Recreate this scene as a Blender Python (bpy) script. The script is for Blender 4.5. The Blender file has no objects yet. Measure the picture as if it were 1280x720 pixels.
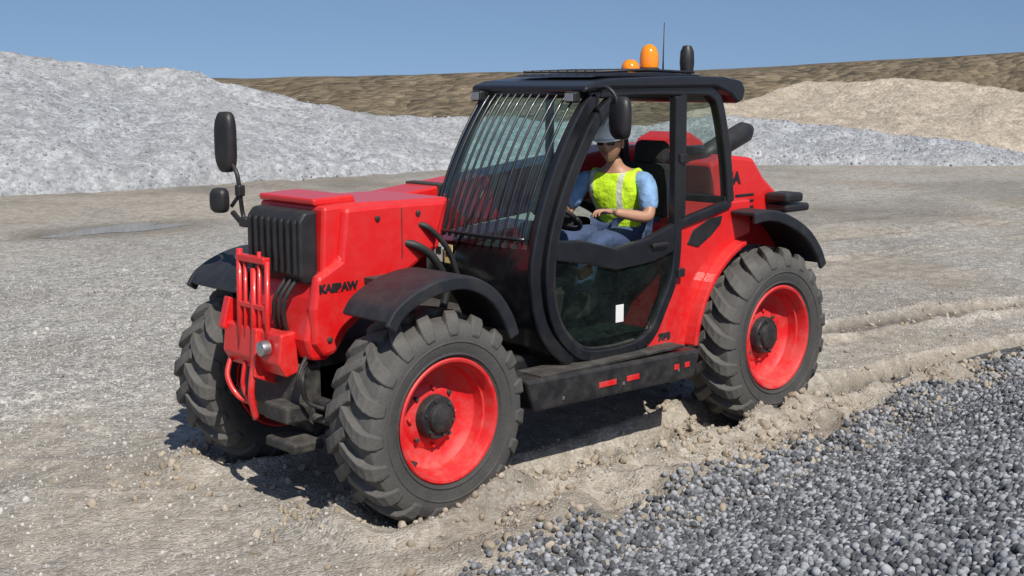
import bpy, bmesh, math, random
import numpy as np
from mathutils import Vector, Matrix, Euler
random.seed(4); rng=np.random.default_rng(7)
scene=bpy.context.scene; COL=scene.collection
V=Vector
# ------------------------------------------------------------ noise
def _h(ix,iy,s):
    n=(ix.astype(np.int64)*374761393+iy.astype(np.int64)*668265263+s*1442695041)&0xffffffff
    n=((n^(n>>13))*1274126177)&0xffffffff
    return ((n^(n>>16))&0xffff)/65535.0
def vn(x,y,s=0):
    xi=np.floor(x);yi=np.floor(y);fx=x-xi;fy=y-yi
    fx=fx*fx*(3-2*fx);fy=fy*fy*(3-2*fy)
    a=_h(xi,yi,s);b=_h(xi+1,yi,s);c=_h(xi,yi+1,s);d=_h(xi+1,yi+1,s)
    return (a*(1-fx)+b*fx)*(1-fy)+(c*(1-fx)+d*fx)*fy
def fbm(x,y,o=4,s=0):
    t=0;a=.5;
    for i in range(o):
        t=t+a*(vn(x,y,s+i*17)-.5); x=x*2.03+5.1;y=y*2.03+1.7;a*=.5
    return t
def sst(a,b,x):
    t=np.clip((x-a)/(b-a),0,1); return t*t*(3-2*t)
# ------------------------------------------------------------ materials
def newmat(name):
    m=bpy.data.materials.new(name);m.use_nodes=True
    nt=m.node_tree;b=nt.nodes['Principled BSDF'];return m,nt,b
def N(nt,t,**k):
    n=nt.nodes.new(t)
    for a,v in k.items(): setattr(n,a,v)
    return n
def noise(nt,scale,detail=4,rough=.55,vec=None):
    n=N(nt,'ShaderNodeTexNoise');n.inputs['Scale'].default_value=scale;n.inputs['Detail'].default_value=detail;n.inputs['Roughness'].default_value=rough
    if vec is not None: nt.links.new(vec,n.inputs['Vector'])
    return n
def ramp(nt,src,stops):
    r=N(nt,'ShaderNodeValToRGB');e=r.color_ramp.elements
    while len(e)<len(stops): e.new(.5)
    for i,(p,c) in enumerate(stops):
        e[i].position=p;e[i].color=(c if len(c)==4 else (*c,1)) if hasattr(c,'__len__') else (c,c,c,1)
    nt.links.new(src,r.inputs[0]);return r
def mixc(nt,f,a,b,mode='MIX'):
    m=N(nt,'ShaderNodeMix',data_type='RGBA',blend_type=mode)
    for s,v in ((0,f),(6,a),(7,b)):
        if hasattr(v,'is_linked') or hasattr(v,'links'): nt.links.new(v,m.inputs[s])
        elif s==0: m.inputs[0].default_value=v
        else: m.inputs[s].default_value=(*v,1)
    return m.outputs[2]
def math_(nt,op,a,b=None,clamp=False):
    m=N(nt,'ShaderNodeMath',operation=op);m.use_clamp=clamp
    for i,v in enumerate((a,b)):
        if v is None: continue
        if hasattr(v,'links'): nt.links.new(v,m.inputs[i])
        else: m.inputs[i].default_value=v
    return m.outputs[0]
DUST=(.33,.29,.235)
def paint(name,col,rough=.35,metal=0.,dust=.35,zfade=1.3,coat=0.,bump=.02,nscale=9,spec=.5):
    m,nt,b=newmat(name)
    g=N(nt,'ShaderNodeNewGeometry');sep=N(nt,'ShaderNodeSeparateXYZ');nt.links.new(g.outputs['Position'],sep.inputs[0])
    n1=noise(nt,nscale,6,.65,g.outputs['Position']);n2=noise(nt,nscale*6,3,.6,g.outputs['Position'])
    r1=ramp(nt,n1.outputs[0],[(.42,0.),(.68,1.)])
    zf=N(nt,'ShaderNodeMapRange');nt.links.new(sep.outputs[2],zf.inputs[0]);zf.inputs[1].default_value=.1;zf.inputs[2].default_value=zfade;zf.inputs[3].default_value=1;zf.inputs[4].default_value=.22
    up=N(nt,'ShaderNodeSeparateXYZ');nt.links.new(g.outputs['Normal'],up.inputs[0])
    upf=math_(nt,'MULTIPLY',math_(nt,'MAXIMUM',up.outputs[2],0.),.35)
    f=math_(nt,'MULTIPLY',r1.outputs[0],zf.outputs[0])
    f=math_(nt,'ADD',f,upf);f=math_(nt,'MULTIPLY',f,math_(nt,'ADD',n2.outputs[0],.35));f=math_(nt,'MULTIPLY',f,dust,True)
    c=mixc(nt,f,col,DUST)
    nt.links.new(c,b.inputs['Base Color'])
    ro=math_(nt,'ADD',math_(nt,'MULTIPLY',f,.9),rough,True);ro=math_(nt,'ADD',ro,math_(nt,'MULTIPLY',n1.outputs[0],.1),True)
    nt.links.new(ro,b.inputs['Roughness']);b.inputs['Metallic'].default_value=metal
    b.inputs['Coat Weight'].default_value=coat;b.inputs['Coat Roughness'].default_value=.12
    b.inputs['Specular IOR Level'].default_value=spec
    bp=N(nt,'ShaderNodeBump');bp.inputs['Strength'].default_value=.5;bp.inputs['Distance'].default_value=bump*.1
    nt.links.new(n1.outputs[0],bp.inputs['Height']);nt.links.new(bp.outputs[0],b.inputs['Normal'])
    return m
RED=paint('red_paint',(.66,.010,.011),.30,dust=.28,coat=.35)
REDW=paint('wheel_red',(.64,.010,.014),.42,dust=.32,zfade=1.5)
BLK=paint('black_plastic',(.013,.013,.015),.42,dust=.16)
FEN=paint('fender_plastic',(.014,.016,.020),.42,dust=.10,zfade=2.2)
FRAME=paint('cab_black',(.008,.009,.012),.28,dust=.10,coat=.25)
DARK=paint('dark_metal',(.02,.02,.02),.55,dust=.30)
STEEL=paint('steel',(.45,.45,.45),.3,metal=.9,dust=.3)
RUB=paint('hose_rubber',(.015,.015,.015),.5,dust=.2)
SEAT=paint('seat_fabric',(.02,.02,.022),.85,dust=.1)
AMB,nt,b=newmat('amber_lens');b.inputs['Base Color'].default_value=(.95,.28,.01,1);b.inputs['Roughness'].default_value=.12;b.inputs['Coat Weight'].default_value=.5
b.inputs['Subsurface Weight'].default_value=.2
WHT=paint('white_label',(.75,.75,.72),.5,dust=.15);YEL=paint('yellow_label',(.75,.60,.25),.5,dust=.1)
ORG=paint('orange_plastic',(.8,.2,.02),.4,dust=.05)
def glass(name,tint,base,refl=.08,dirt=.16):
    m=bpy.data.materials.new(name);m.use_nodes=True;nt=m.node_tree;nt.nodes.clear()
    o=N(nt,'ShaderNodeOutputMaterial');t=N(nt,'ShaderNodeBsdfTransparent');t.inputs[0].default_value=(*tint,1)
    g=N(nt,'ShaderNodeBsdfGlossy');g.inputs['Roughness'].default_value=.04;g.inputs[0].default_value=(.9,1,1,1)
    fr=N(nt,'ShaderNodeLayerWeight');fr.inputs[0].default_value=.5
    d=N(nt,'ShaderNodeBsdfDiffuse');d.inputs[0].default_value=(*base,1)
    gm=N(nt,'ShaderNodeNewGeometry');n=noise(nt,4,5,.6,gm.outputs['Position'])
    r=ramp(nt,n.outputs[0],[(.35,dirt*.15),(.75,dirt)])
    a=N(nt,'ShaderNodeMixShader');nt.links.new(r.outputs[0],a.inputs[0]);nt.links.new(t.outputs[0],a.inputs[1]);nt.links.new(d.outputs[0],a.inputs[2])
    mx=N(nt,'ShaderNodeMixShader');f=math_(nt,'ADD',math_(nt,'MULTIPLY',math_(nt,'POWER',fr.outputs[1],4.),.8),refl,True)
    nt.links.new(f,mx.inputs[0]);nt.links.new(a.outputs[0],mx.inputs[1]);nt.links.new(g.outputs[0],mx.inputs[2])
    nt.links.new(mx.outputs[0],o.inputs[0]);return m
GLASS=glass('cab_glass',(.60,.84,.82),(.25,.36,.36),.10)
GLASSQ=glass('side_glass',(.74,.82,.80),(.2,.25,.25),.02,.06)
GLASSD=glass('door_glass',(.30,.42,.38),(.10,.16,.14),.03,.10)
def tyremat():
    m,nt,b=newmat('tyre_rubber')
    tc=N(nt,'ShaderNodeTexCoord');sep=N(nt,'ShaderNodeSeparateXYZ');nt.links.new(tc.outputs['Object'],sep.inputs[0])
    r=math_(nt,'SQRT',math_(nt,'ADD',math_(nt,'POWER',sep.outputs[0],2.),math_(nt,'POWER',sep.outputs[2],2.)))
    n1=noise(nt,7,7,.7,tc.outputs['Object']);n2=noise(nt,60,3,.6,tc.outputs['Object'])
    mr=N(nt,'ShaderNodeMapRange');nt.links.new(r,mr.inputs[0]);mr.inputs[1].default_value=.40;mr.inputs[2].default_value=.60;mr.inputs[3].default_value=.22;mr.inputs[4].default_value=.50
    f=math_(nt,'MULTIPLY',math_(nt,'ADD',math_(nt,'MULTIPLY',n1.outputs[0],1.3),math_(nt,'MULTIPLY',n2.outputs[0],.35)),mr.outputs[0],True)
    f=math_(nt,'MULTIPLY',f,.95)
    c=mixc(nt,f,(.028,.029,.031),(.235,.22,.195));nt.links.new(c,b.inputs['Base Color']);b.inputs['Roughness'].default_value=.8
    b.inputs['Specular IOR Level'].default_value=.3
    bp=N(nt,'ShaderNodeBump');bp.inputs['Strength'].default_value=.6;bp.inputs['Distance'].default_value=.006
    nt.links.new(n2.outputs[0],bp.inputs['Height']);nt.links.new(bp.outputs[0],b.inputs['Normal']);return m
TYRE=tyremat()
# ------------------------------------------------------------ mesh helpers
def link(o,parent=None):
    COL.objects.link(o)
    if parent: o.parent=parent
    return o
def empty(name):
    e=bpy.data.objects.new(name,None);COL.objects.link(e);return e
def mk(name,verts,faces,mat,parent=None,bevel=0,smooth=False,seg=2,loc=None):
    me=bpy.data.meshes.new(name);me.from_pydata([tuple(v) for v in verts],[],faces);me.materials.append(mat)
    bm=bmesh.new();bm.from_mesh(me);bmesh.ops.recalc_face_normals(bm,faces=bm.faces);bm.to_mesh(me);bm.free()
    if smooth: me.polygons.foreach_set('use_smooth',[True]*len(me.polygons))
    o=link(bpy.data.objects.new(name,me),parent)
    if loc: o.location=loc
    if bevel:
        md=o.modifiers.new('b','BEVEL');md.width=bevel;md.segments=seg;md.limit_method='ANGLE';md.angle_limit=math.radians(35)
    return o
def box(name,c,s,mat,parent,bevel=.01,rot=None):
    x,y,z=[k/2 for k in s]
    v=[(-x,-y,-z),(x,-y,-z),(x,y,-z),(-x,y,-z),(-x,-y,z),(x,-y,z),(x,y,z),(-x,y,z)]
    f=[(0,3,2,1),(4,5,6,7),(0,1,5,4),(1,2,6,5),(2,3,7,6),(3,0,4,7)]
    o=mk(name,v,f,mat,parent,bevel);o.location=c
    if rot: o.rotation_euler=[math.radians(a) for a in rot]
    return o
def prism(name,pts,y0,y1,mat,parent,bevel=.012,smooth=False):
    n=len(pts);v=[(p[0],y0,p[1]) for p in pts]+[(p[0],y1,p[1]) for p in pts]
    f=[tuple(range(n)),tuple(range(2*n-1,n-1,-1))]+[(i,(i+1)%n,n+(i+1)%n,n+i) for i in range(n)]
    return mk(name,v,f,mat,parent,bevel,smooth)
def cr(pts,k=6,closed=False):
    P=[np.array(p,float) for p in pts];out=[];n=len(P)
    for i in range(n-1):
        p0=P[max(i-1,0)];p1=P[i];p2=P[i+1];p3=P[min(i+2,n-1)]
        for j in range(k):
            t=j/k;out.append(.5*((2*p1)+(-p0+p2)*t+(2*p0-5*p1+4*p2-p3)*t*t+(-p0+3*p1-3*p2+p3)*t**3))
    out.append(P[-1]);return out
def strip(name,pts,w,y0,y1,mat,parent,bevel=.008,k=6):
    P=cr(pts,k) if k>1 else [np.array(p,float) for p in pts]
    n=len(P);a=[];b=[]
    for i in range(n):
        t=P[min(i+1,n-1)]-P[max(i-1,0)];t=t/np.linalg.norm(t);nn=np.array([-t[1],t[0]])
        a.append(P[i]+nn*w/2);b.append(P[i]-nn*w/2)
    v=[];f=[]
    for i in range(n): v+=[(a[i][0],y0,a[i][1]),(b[i][0],y0,b[i][1]),(b[i][0],y1,b[i][1]),(a[i][0],y1,a[i][1])]
    for i in range(n-1):
        q=4*i
        for j in range(4): f.append((q+j,q+(j+1)%4,q+4+(j+1)%4,q+4+j))
    f+=[(0,1,2,3),(4*n-1,4*n-2,4*n-3,4*n-4)]
    return mk(name,v,f,mat,parent,bevel)
def tube(name,pts,r,mat,parent,smooth=True,k=1,seg=10):
    P=[V(tuple(p)) for p in (cr(pts,k) if k>1 else pts)]
    v=[];f=[];n=len(P);pu=None
    for i in range(n):
        t=(P[min(i+1,n-1)]-P[max(i-1,0)]).normalized()
        if pu is None: pu=t.orthogonal().normalized()
        a=(pu-t*pu.dot(t)).normalized();pu=a;b_=t.cross(a)
        rr=r if not hasattr(r,'__len__') else r[min(i,len(r)-1)]
        for j in range(seg):
            an=2*math.pi*j/seg;v.append(P[i]+(a*math.cos(an)+b_*math.sin(an))*rr)
    for i in range(n-1):
        for j in range(seg): f.append((i*seg+j,i*seg+(j+1)%seg,(i+1)*seg+(j+1)%seg,(i+1)*seg+j))
    f.append(tuple(range(seg)));f.append(tuple(range((n-1)*seg,n*seg)))
    o=mk(name,v,f,mat,parent)
    for p in o.data.polygons: p.use_smooth=len(p.vertices)==4
    return o
def lathe(name,prof,mat,parent,axis='y',loc=(0,0,0),seg=64):
    v=[];f=[];n=len(prof)
    for i in range(seg):
        a=2*math.pi*i/seg;c,s=math.cos(a),math.sin(a)
        for (h,r) in prof:
            v.append((r*c,h,r*s) if axis=='y' else ((r*c,r*s,h) if axis=='z' else (h,r*c,r*s)))
    for i in range(seg):
        j=(i+1)%seg
        for k in range(n-1):
            f.append((i*n+k,i*n+k+1,j*n+k+1,j*n+k))
    me=bpy.data.meshes.new(name);me.from_pydata(v,[],f);me.materials.append(mat)
    bm=bmesh.new();bm.from_mesh(me);bmesh.ops.remove_doubles(bm,verts=bm.verts,dist=1e-5);bmesh.ops.recalc_face_normals(bm,faces=bm.faces)
    for fc in bm.faces: fc.smooth=True
    for e in bm.edges:
        if len(e.link_faces)==2 and e.calc_face_angle(0)>math.radians(32): e.smooth=False
    bm.to_mesh(me);bm.free()
    o=link(bpy.data.objects.new(name,me),parent);o.location=loc;return o
# ------------------------------------------------------------ camera / light / world
C=V((6.04683,6.29173,2.46886));yaw=3.95547;pit=.16221
fw=V((math.cos(yaw)*math.cos(pit),math.sin(yaw)*math.cos(pit),-math.sin(pit)))
cd=bpy.data.cameras.new('camera');cam=bpy.data.objects.new('camera',cd);COL.objects.link(cam)
cam.location=C;cam.rotation_euler=fw.to_track_quat('-Z','Y').to_euler();cd.lens=44.86;cd.sensor_width=36;cd.clip_end=6000;cd.clip_start=.05
scene.camera=cam
el=math.radians(47);az=math.atan2(.34,.94)
S=V((math.sin(az)*math.cos(el),math.cos(az)*math.cos(el),math.sin(el)))
ld=bpy.data.lights.new('sun','SUN');ld.energy=4.85;ld.angle=math.radians(.5);ld.color=(1,.95,.87)
lo=bpy.data.objects.new('sun',ld);COL.objects.link(lo);lo.rotation_euler=(-S).to_track_quat('-Z','Y').to_euler();lo.location=(0,0,20)
w=bpy.data.worlds.new('World');scene.world=w;w.use_nodes=True;nt=w.node_tree
bg=nt.nodes['Background'];sky=N(nt,'ShaderNodeTexSky');sky.sky_type='NISHITA';sky.sun_disc=False;sky.sun_elevation=el;sky.sun_rotation=az
sky.air_density=1.0;sky.dust_density=.5;sky.ozone_density=3.0
tc=N(nt,'ShaderNodeTexCoord');va=N(nt,'ShaderNodeVectorMath',operation='ADD');va.inputs[1].default_value=(0,0,.20)
vnm=N(nt,'ShaderNodeVectorMath',operation='NORMALIZE')
nt.links.new(tc.outputs['Generated'],va.inputs[0]);nt.links.new(va.outputs[0],vnm.inputs[0]);nt.links.new(vnm.outputs[0],sky.inputs[0])
nt.links.new(sky.outputs[0],bg.inputs[0]);bg.inputs[1].default_value=.10
scene.view_settings.view_transform='Standard';scene.view_settings.look='None';scene.view_settings.exposure=0
# ------------------------------------------------------------ terrain
def gravelmat(name,c1,c2,c3,attr=None,vs=45,damp=None,bumpd=.012,big=.5,con=1.):
    m,nt,b=newmat(name);g=N(nt,'ShaderNodeNewGeometry');P=g.outputs['Position']
    vo=N(nt,'ShaderNodeTexVoronoi');vo.inputs['Scale'].default_value=vs;nt.links.new(P,vo.inputs['Vector'])
    vo2=N(nt,'ShaderNodeTexVoronoi');vo2.inputs['Scale'].default_value=vs*.33;nt.links.new(P,vo2.inputs['Vector'])
    nb=noise(nt,big,5,.6,P);nm=noise(nt,big*9,6,.65,P)
    sepc=N(nt,'ShaderNodeSeparateColor');nt.links.new(vo.outputs['Color'],sepc.inputs[0])
    sepd=N(nt,'ShaderNodeSeparateColor');nt.links.new(vo2.outputs['Color'],sepd.inputs[0])
    st=ramp(nt,sepc.outputs[0],[(0,tuple((1-.45*con)*k for k in c1)),(.5,c1),(1,tuple(min(.75,(1+.45*con)*k) for k in c1))])
    st2=ramp(nt,sepd.outputs[0],[(0,1-.28*con),(.6,1.0),(1,1+.3*con)])
    grav=mixc(nt,1.,st.outputs[0],st2.outputs[0],'MULTIPLY')
    soil=mixc(nt,ramp(nt,nm.outputs[0],[(.35,0.),(.65,1.)]).outputs[0],c2,c3)
    soil=mixc(nt,.30,soil,grav)
    base=ramp(nt,nb.outputs[0],[(.42,0.),(.62,1.)]).outputs[0]
    base=math_(nt,'MULTIPLY',base,.6)
    if attr:
        a=N(nt,'ShaderNodeAttribute');a.attribute_name=attr
        base=math_(nt,'ADD',base,math_(nt,'SUBTRACT',a.outputs['Fac'],.3),True)
    col=mixc(nt,base,grav,soil)
    col=mixc(nt,1.,col,ramp(nt,nm.outputs[0],[(.3,.80),(.7,1.14)]).outputs[0],'MULTIPLY')
    if damp:
        a=N(nt,'ShaderNodeAttribute');a.attribute_name=damp
        col=mixc(nt,a.outputs['Fac'],col,(.13,.115,.095))
    nt.links.new(col,b.inputs['Base Color']);b.inputs['Roughness'].default_value=.92;b.inputs['Specular IOR Level'].default_value=.2
    h=math_(nt,'SUBTRACT',math_(nt,'MULTIPLY',nm.outputs[0],1.2),math_(nt,'ADD',vo.outputs['Distance'],vo2.outputs['Distance']))
    bp=N(nt,'ShaderNodeBump');bp.inputs['Strength'].default_value=.8;bp.inputs['Distance'].default_value=bumpd
    nt.links.new(h,bp.inputs['Height']);nt.links.new(bp.outputs[0],b.inputs['Normal']);return m
GROUND=gravelmat('gravel_ground',(.375,.36,.33),(.325,.275,.21),(.42,.365,.29),'soil',55,'damp')
HEAPG=gravelmat('grey_gravel',(.32,.33,.345),(.29,.295,.305),(.38,.36,.325),None,14,None,.035,.22,.6)
HEAPF=gravelmat('gravel_gap_shade',(.10,.10,.105),(.07,.07,.075),(.12,.12,.125),None,45,None,.02)  # grey pile base under the stones, darkened so gaps between them look shaded
HEAPT=gravelmat('tan_gravel',(.39,.335,.265),(.37,.305,.23),(.44,.375,.29),None,9,None,.05,.25,.45)
HILL=gravelmat('brown_hillside',(.17,.135,.09),(.12,.10,.06),(.23,.175,.11),None,1.5,None,.5,.09,.7)
def grid(name,xs,ys,zf,mat,attrs=None,tf=None):
    X,Y=np.meshgrid(xs,ys);Z=zf(X,Y);n=len(xs);m=len(ys)
    A=np.stack([X,Y,Z],-1).reshape(-1,3)
    if tf is not None: A=tf(A)
    I=np.arange(n*m).reshape(m,n);F=np.stack([I[:-1,:-1],I[:-1,1:],I[1:,1:],I[1:,:-1]],-1).reshape(-1,4)
    me=bpy.data.meshes.new(name);me.vertices.add(len(A));me.vertices.foreach_set('co',A.ravel())
    me.loops.add(F.size);me.loops.foreach_set('vertex_index',F.ravel().astype(np.int32))
    me.polygons.add(len(F));me.polygons.foreach_set('loop_start',np.arange(0,F.size,4,dtype=np.int32))
    me.update(calc_edges=True);me.validate()
    me.polygons.foreach_set('use_smooth',[True]*len(F))
    if attrs:
        for k,fn in attrs.items():
            a=me.attributes.new(k,'FLOAT','POINT');a.data.foreach_set('value',fn(X,Y).ravel().astype(np.float32))
    me.materials.append(mat);o=bpy.data.objects.new(name,me);COL.objects.link(o);return o
def rutc(x,y0):
    d=np.clip(-x-1.2,0,None); return y0+.018*d*d
def ruts(x,y):
    z=np.zeros_like(x);m=np.zeros_like(x)
    for y0,amp in ((.84,1.),(-.84,.8)):
        c=rutc(x,y0)+.04*fbm(x*.8,x*0,2,8);d=np.abs(y-c)
        on=sst(1.9,1.3,x)*sst(-22,-14,x)
        inn=sst(.28,.18,d)*on;rid=np.exp(-((d-.32)/.08)**2)*on
        lug=(np.sin((x+d*.9)*2*math.pi/.19)>0.1)*.022*(.5+vn(x*2,y*2,71))
        z+=amp*(-.075*inn+.075*rid*(.3+1.3*vn(x*3,y*3,3))+inn*lug);m=np.maximum(m,inn)
    return z,m
def oldtracks(x,y):
    z=np.zeros_like(x);m=np.zeros_like(x)
    for (a,b_,c0) in ((.10,.012,-3.4),(.10,.012,-5.1),(-.25,.0,-7.8),(-.25,.0,-9.4),(.35,-.01,-13),(.35,-.01,-14.8),(.6,0,2.4),(.6,0,.6),(-.9,0,1.2),(-.9,0,-.9)):
        c=c0+a*x+b_*x*x+.15*fbm(x*.5,x*0,2,12)
        if a in (.6,-.9): on=sst(2.2,3.0,x)
        else: on=np.ones_like(x)
        d=np.abs(y-c)/math.sqrt(1+a*a)
        inn=sst(.30,.2,d)*on*np.clip(.1+1.4*vn(x*.4,y*.4,9),0,1)
        z+=-.03*inn+.03*np.exp(-((d-.32)/.08)**2)*on*vn(x*2,y*2,14)+ inn*.011*np.sin((x+d)*2*math.pi/.2);m=np.maximum(m,inn)
    return z,m
def churn(x,y):
    return sst(.95,1.3,y)*sst(2.6,1.9,y)*sst(-9,-5,x)*sst(2.6,1.0,x)
def H(x,y):
    r2=np.hypot(x,y);far=sst(60,300,r2)
    z=.12*fbm(x*.22,y*.22,3,1)*sst(3,7,r2)+.06*fbm(x*1.1,y*1.1,4,5)+.035*fbm(x*4,y*4,4,11)
    a,_=ruts(x,y);b_,_=oldtracks(x,y);z=z+a+b_
    ch=churn(x,y);z=z+ch*(.46*np.abs(fbm(x*1.5,y*1.9,4,31))+.15*np.abs(fbm(x*5,y*5,4,33))+.015)
    for wx in (1.546,-1.546):
        for wy in (.84,-.84):
            d=np.hypot((x-wx)*.62,(y-wy));z=z+.075*np.exp(-((d-.36)/.12)**2)*(.5+vn(x*5,y*5,61))
            z=z-.03*np.exp(-(d/.25)**2)
    und=sst(1.5,.6,np.abs(y))*sst(1.9,1.2,np.abs(x));z=z+und*.10*np.abs(fbm(x*2.5,y*2.5,4,41))
    pd=np.hypot((x+3.8)/1.5,(y+13.7)/.9);z=z*sst(.7,1.3,pd)-.02*sst(1.3,.6,pd)
    return z*(1-far)
def soilA(x,y):
    _,m=ruts(x,y);_,m2=oldtracks(x,y)
    s=.36+1.1*fbm(x*.35,y*.35,4,77)+.5*m+.25*m2+.8*churn(x,y)
    s=s+.65*sst(4.2,.5,np.hypot(x*.55,y-.4))
    s=s+.55*sst(-12,-15.5,y)*sst(-14,-4,x)
    s=s-.45*sst(-3,-4.5,y)*sst(-12.5,-10.5,y)*sst(-7,-4,x)
    s=s+.3*sst(-4,-8,x)
    return np.clip(s,0,1)
def dampA(x,y):
    _,m=ruts(x,y);_,m2=oldtracks(x,y);pd=np.hypot((x+3.8)/1.5,(y+13.7)/.9)
    s=.40*sst(.0,.22,fbm(x*.28+3,y*.28,4,55))*sst(-2,-8,x)+.55*sst(1.7,.9,pd)+.3*m*sst(-2,-4,x)+.22*m2*vn(x*.7,y*.7,91)
    s=s+.35*sst(-14,-17,y)*sst(.0,.2,fbm(x*.2,y*.5,3,66)+.08)
    s=s+.22*sst(.02,.2,fbm(x*.8,y*.8,4,57))+.55*churn(x,y)*sst(-.02,.2,fbm(x*1.4,y*1.9,4,59))+.35*m*sst(-.05,.15,fbm(x*1.2,y*1.2,3,58))
    return np.clip(s,0,.85)
def axis(a,b_,st,lim,g=1.13):
    c=list(np.arange(a,b_,st));s=st;x=b_;hi=[]
    while x<lim: hi.append(x);s*=g;x+=s
    hi.append(lim);s=st;x=a;lo_=[]
    while x>-lim: s*=g;x-=s;lo_.append(max(x,-lim))
    return np.array(sorted(set(lo_+c+hi)))
ground=grid('ground',axis(-7.5,4,.026,2500,1.07),axis(-4.5,2.6,.026,2500,1.07),H,GROUND,{'soil':soilA,'damp':dampA})
pv=[];nP=48
for i in range(nP):
    a=2*math.pi*i/nP;r=1+.22*math.sin(3*a+1)+.13*math.sin(5*a)
    pv.append((-3.8+1.15*r*math.cos(a),-13.7+.5*r*math.sin(a)+.12*math.cos(a),-.012))
WAT,nt,b=newmat('puddle_water');b.inputs['Base Color'].default_value=(.10,.10,.09,1);b.inputs['Roughness'].default_value=.06
mk('puddle',pv,[tuple(range(nP))],WAT)
F2=np.array([math.cos(yaw),math.sin(yaw)]);R2=np.array([math.sin(yaw),-math.cos(yaw)]);C2=np.array([6.047,6.292])
def uv2xy(A):
    B=A.copy();B[:,0]=C2[0]+A[:,0]*R2[0]+A[:,1]*F2[0];B[:,1]=C2[1]+A[:,0]*R2[1]+A[:,1]*F2[1];return B
def heapf(us,hs,vf,slope,seed,namp=.25):
    def f(u,v):
        u2=u+1.6*fbm(u*.3,v*.3,3,seed+3)
        h=np.interp(u2,us,hs);front=vf(u)+1.6*fbm(u*.35,v*.1,3,seed)
        wid=np.maximum(h,.05)/slope
        t=(v-front)/wid
        pr=np.where(t<1,t,1-(t-1)*.9);pr=np.clip(pr,-.2,1.02)
        pr=pr-.12*np.exp(-((t-1)/.4)**2)+.10*np.exp(-((t-.15)/.3)**2)*sst(0,.1,t)
        z=h*pr+namp*fbm(u*.45,v*.45,4,seed+7)*np.clip(h,0,1.2)*sst(0,.25,t)-namp*.9*np.abs(fbm(u*.55,v*.16,3,seed+21))*np.clip(h*.5,0,1)*sst(0,.3,t)+.05*fbm(u*2.5,v*2.5,3,seed+9)*sst(0,.2,t)
        return np.where(t<0,-.15,np.maximum(z,-.15))
    return f
us=[-60,-40,-22,-14.5,-12.3,-10.8,-8.4,-6.6,-4.8,-1.6,3,7,9.5,12,14.5,17,19];hs=[2.6,3.2,3.0,3.6,3.5,3.3,2.85,2.35,1.95,1.5,1.2,1.5,1.35,.9,.5,.15,0]
h1=heapf(us,hs,lambda u:np.minimum(27.2+(u+10.9)*.85,37)*sst(-70,-60,u)+np.where(u<-14,(-u-14)*.3,0),.42,101,.55)
heap=grid('gravel_heap',np.arange(-45,20,.14),np.arange(17,56,.14),h1,HEAPG,None,uv2xy)
us2=[1,5,6.5,8.6,11.5,14.5,17.5,20.5,26,36];hs2=[0,.9,1.5,2.1,2.75,2.9,2.7,2.2,1.7,0]
h2=heapf(us2,hs2,lambda u:43+0*u,.36,201,.5)
grid('sand_heap',np.arange(1,38,.16),np.arange(40,64,.16),h2,HEAPT,None,uv2xy)
hu=[-200,-60,-17,-2,15,24.5,34,50,200];hh=[3.2,2.5,2.5,2.85,2.95,3.7,4.2,5.0,5.5]
def hillf(u,v):
    h=np.interp(u,hu,hh)+.5*fbm(u*.08,v*.04,4,301);t=(v-66-5*fbm(u*.05,u*0,3,303))/20
    er=np.abs(fbm(u*.35,v*.08,4,305))*1.3+.6*fbm(u*.8,v*.4,4,307)
    z=h*sst(0,1,t)-er*.8*np.exp(-((t-.5)/.35)**2)
    z=z*sst(0,.1,t)-.2*(t<=0)
    return z-3*sst(170,330,v)
grid('hill',np.arange(-200,200,.7),np.concatenate([np.arange(60,100,.5),np.arange(100,340,8)]),hillf,HILL,None,uv2xy)
def yb(x): return 2.08-.06*(2-x)+.20*fbm(x*.9,x*0+2,3,404)
def tp(x,y): return np.minimum(y-yb(x),(2.08-x)*.8+(y-1.74)*.75)
def HP(x,y):
    t=tp(x,y)
    ss=np.log1p(np.exp(np.clip(t*9,-30,30)))/9
    h=(.36+.30*sst(-.8,-4,x))*ss;h=np.where(h>.8,.8+.25*np.tanh((h-.8)/.25)*.6,h)
    h=h*sst(9.5,6,y)*sst(-14,-9,x)
    return h+.09*fbm(x*1.2,y*1.2,4,411)*sst(0,.4,t)-.03
pile=grid('gravel_pile',np.arange(-14,9.,.05),np.arange(.9,9.6,.05),HP,HEAPF)
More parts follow.
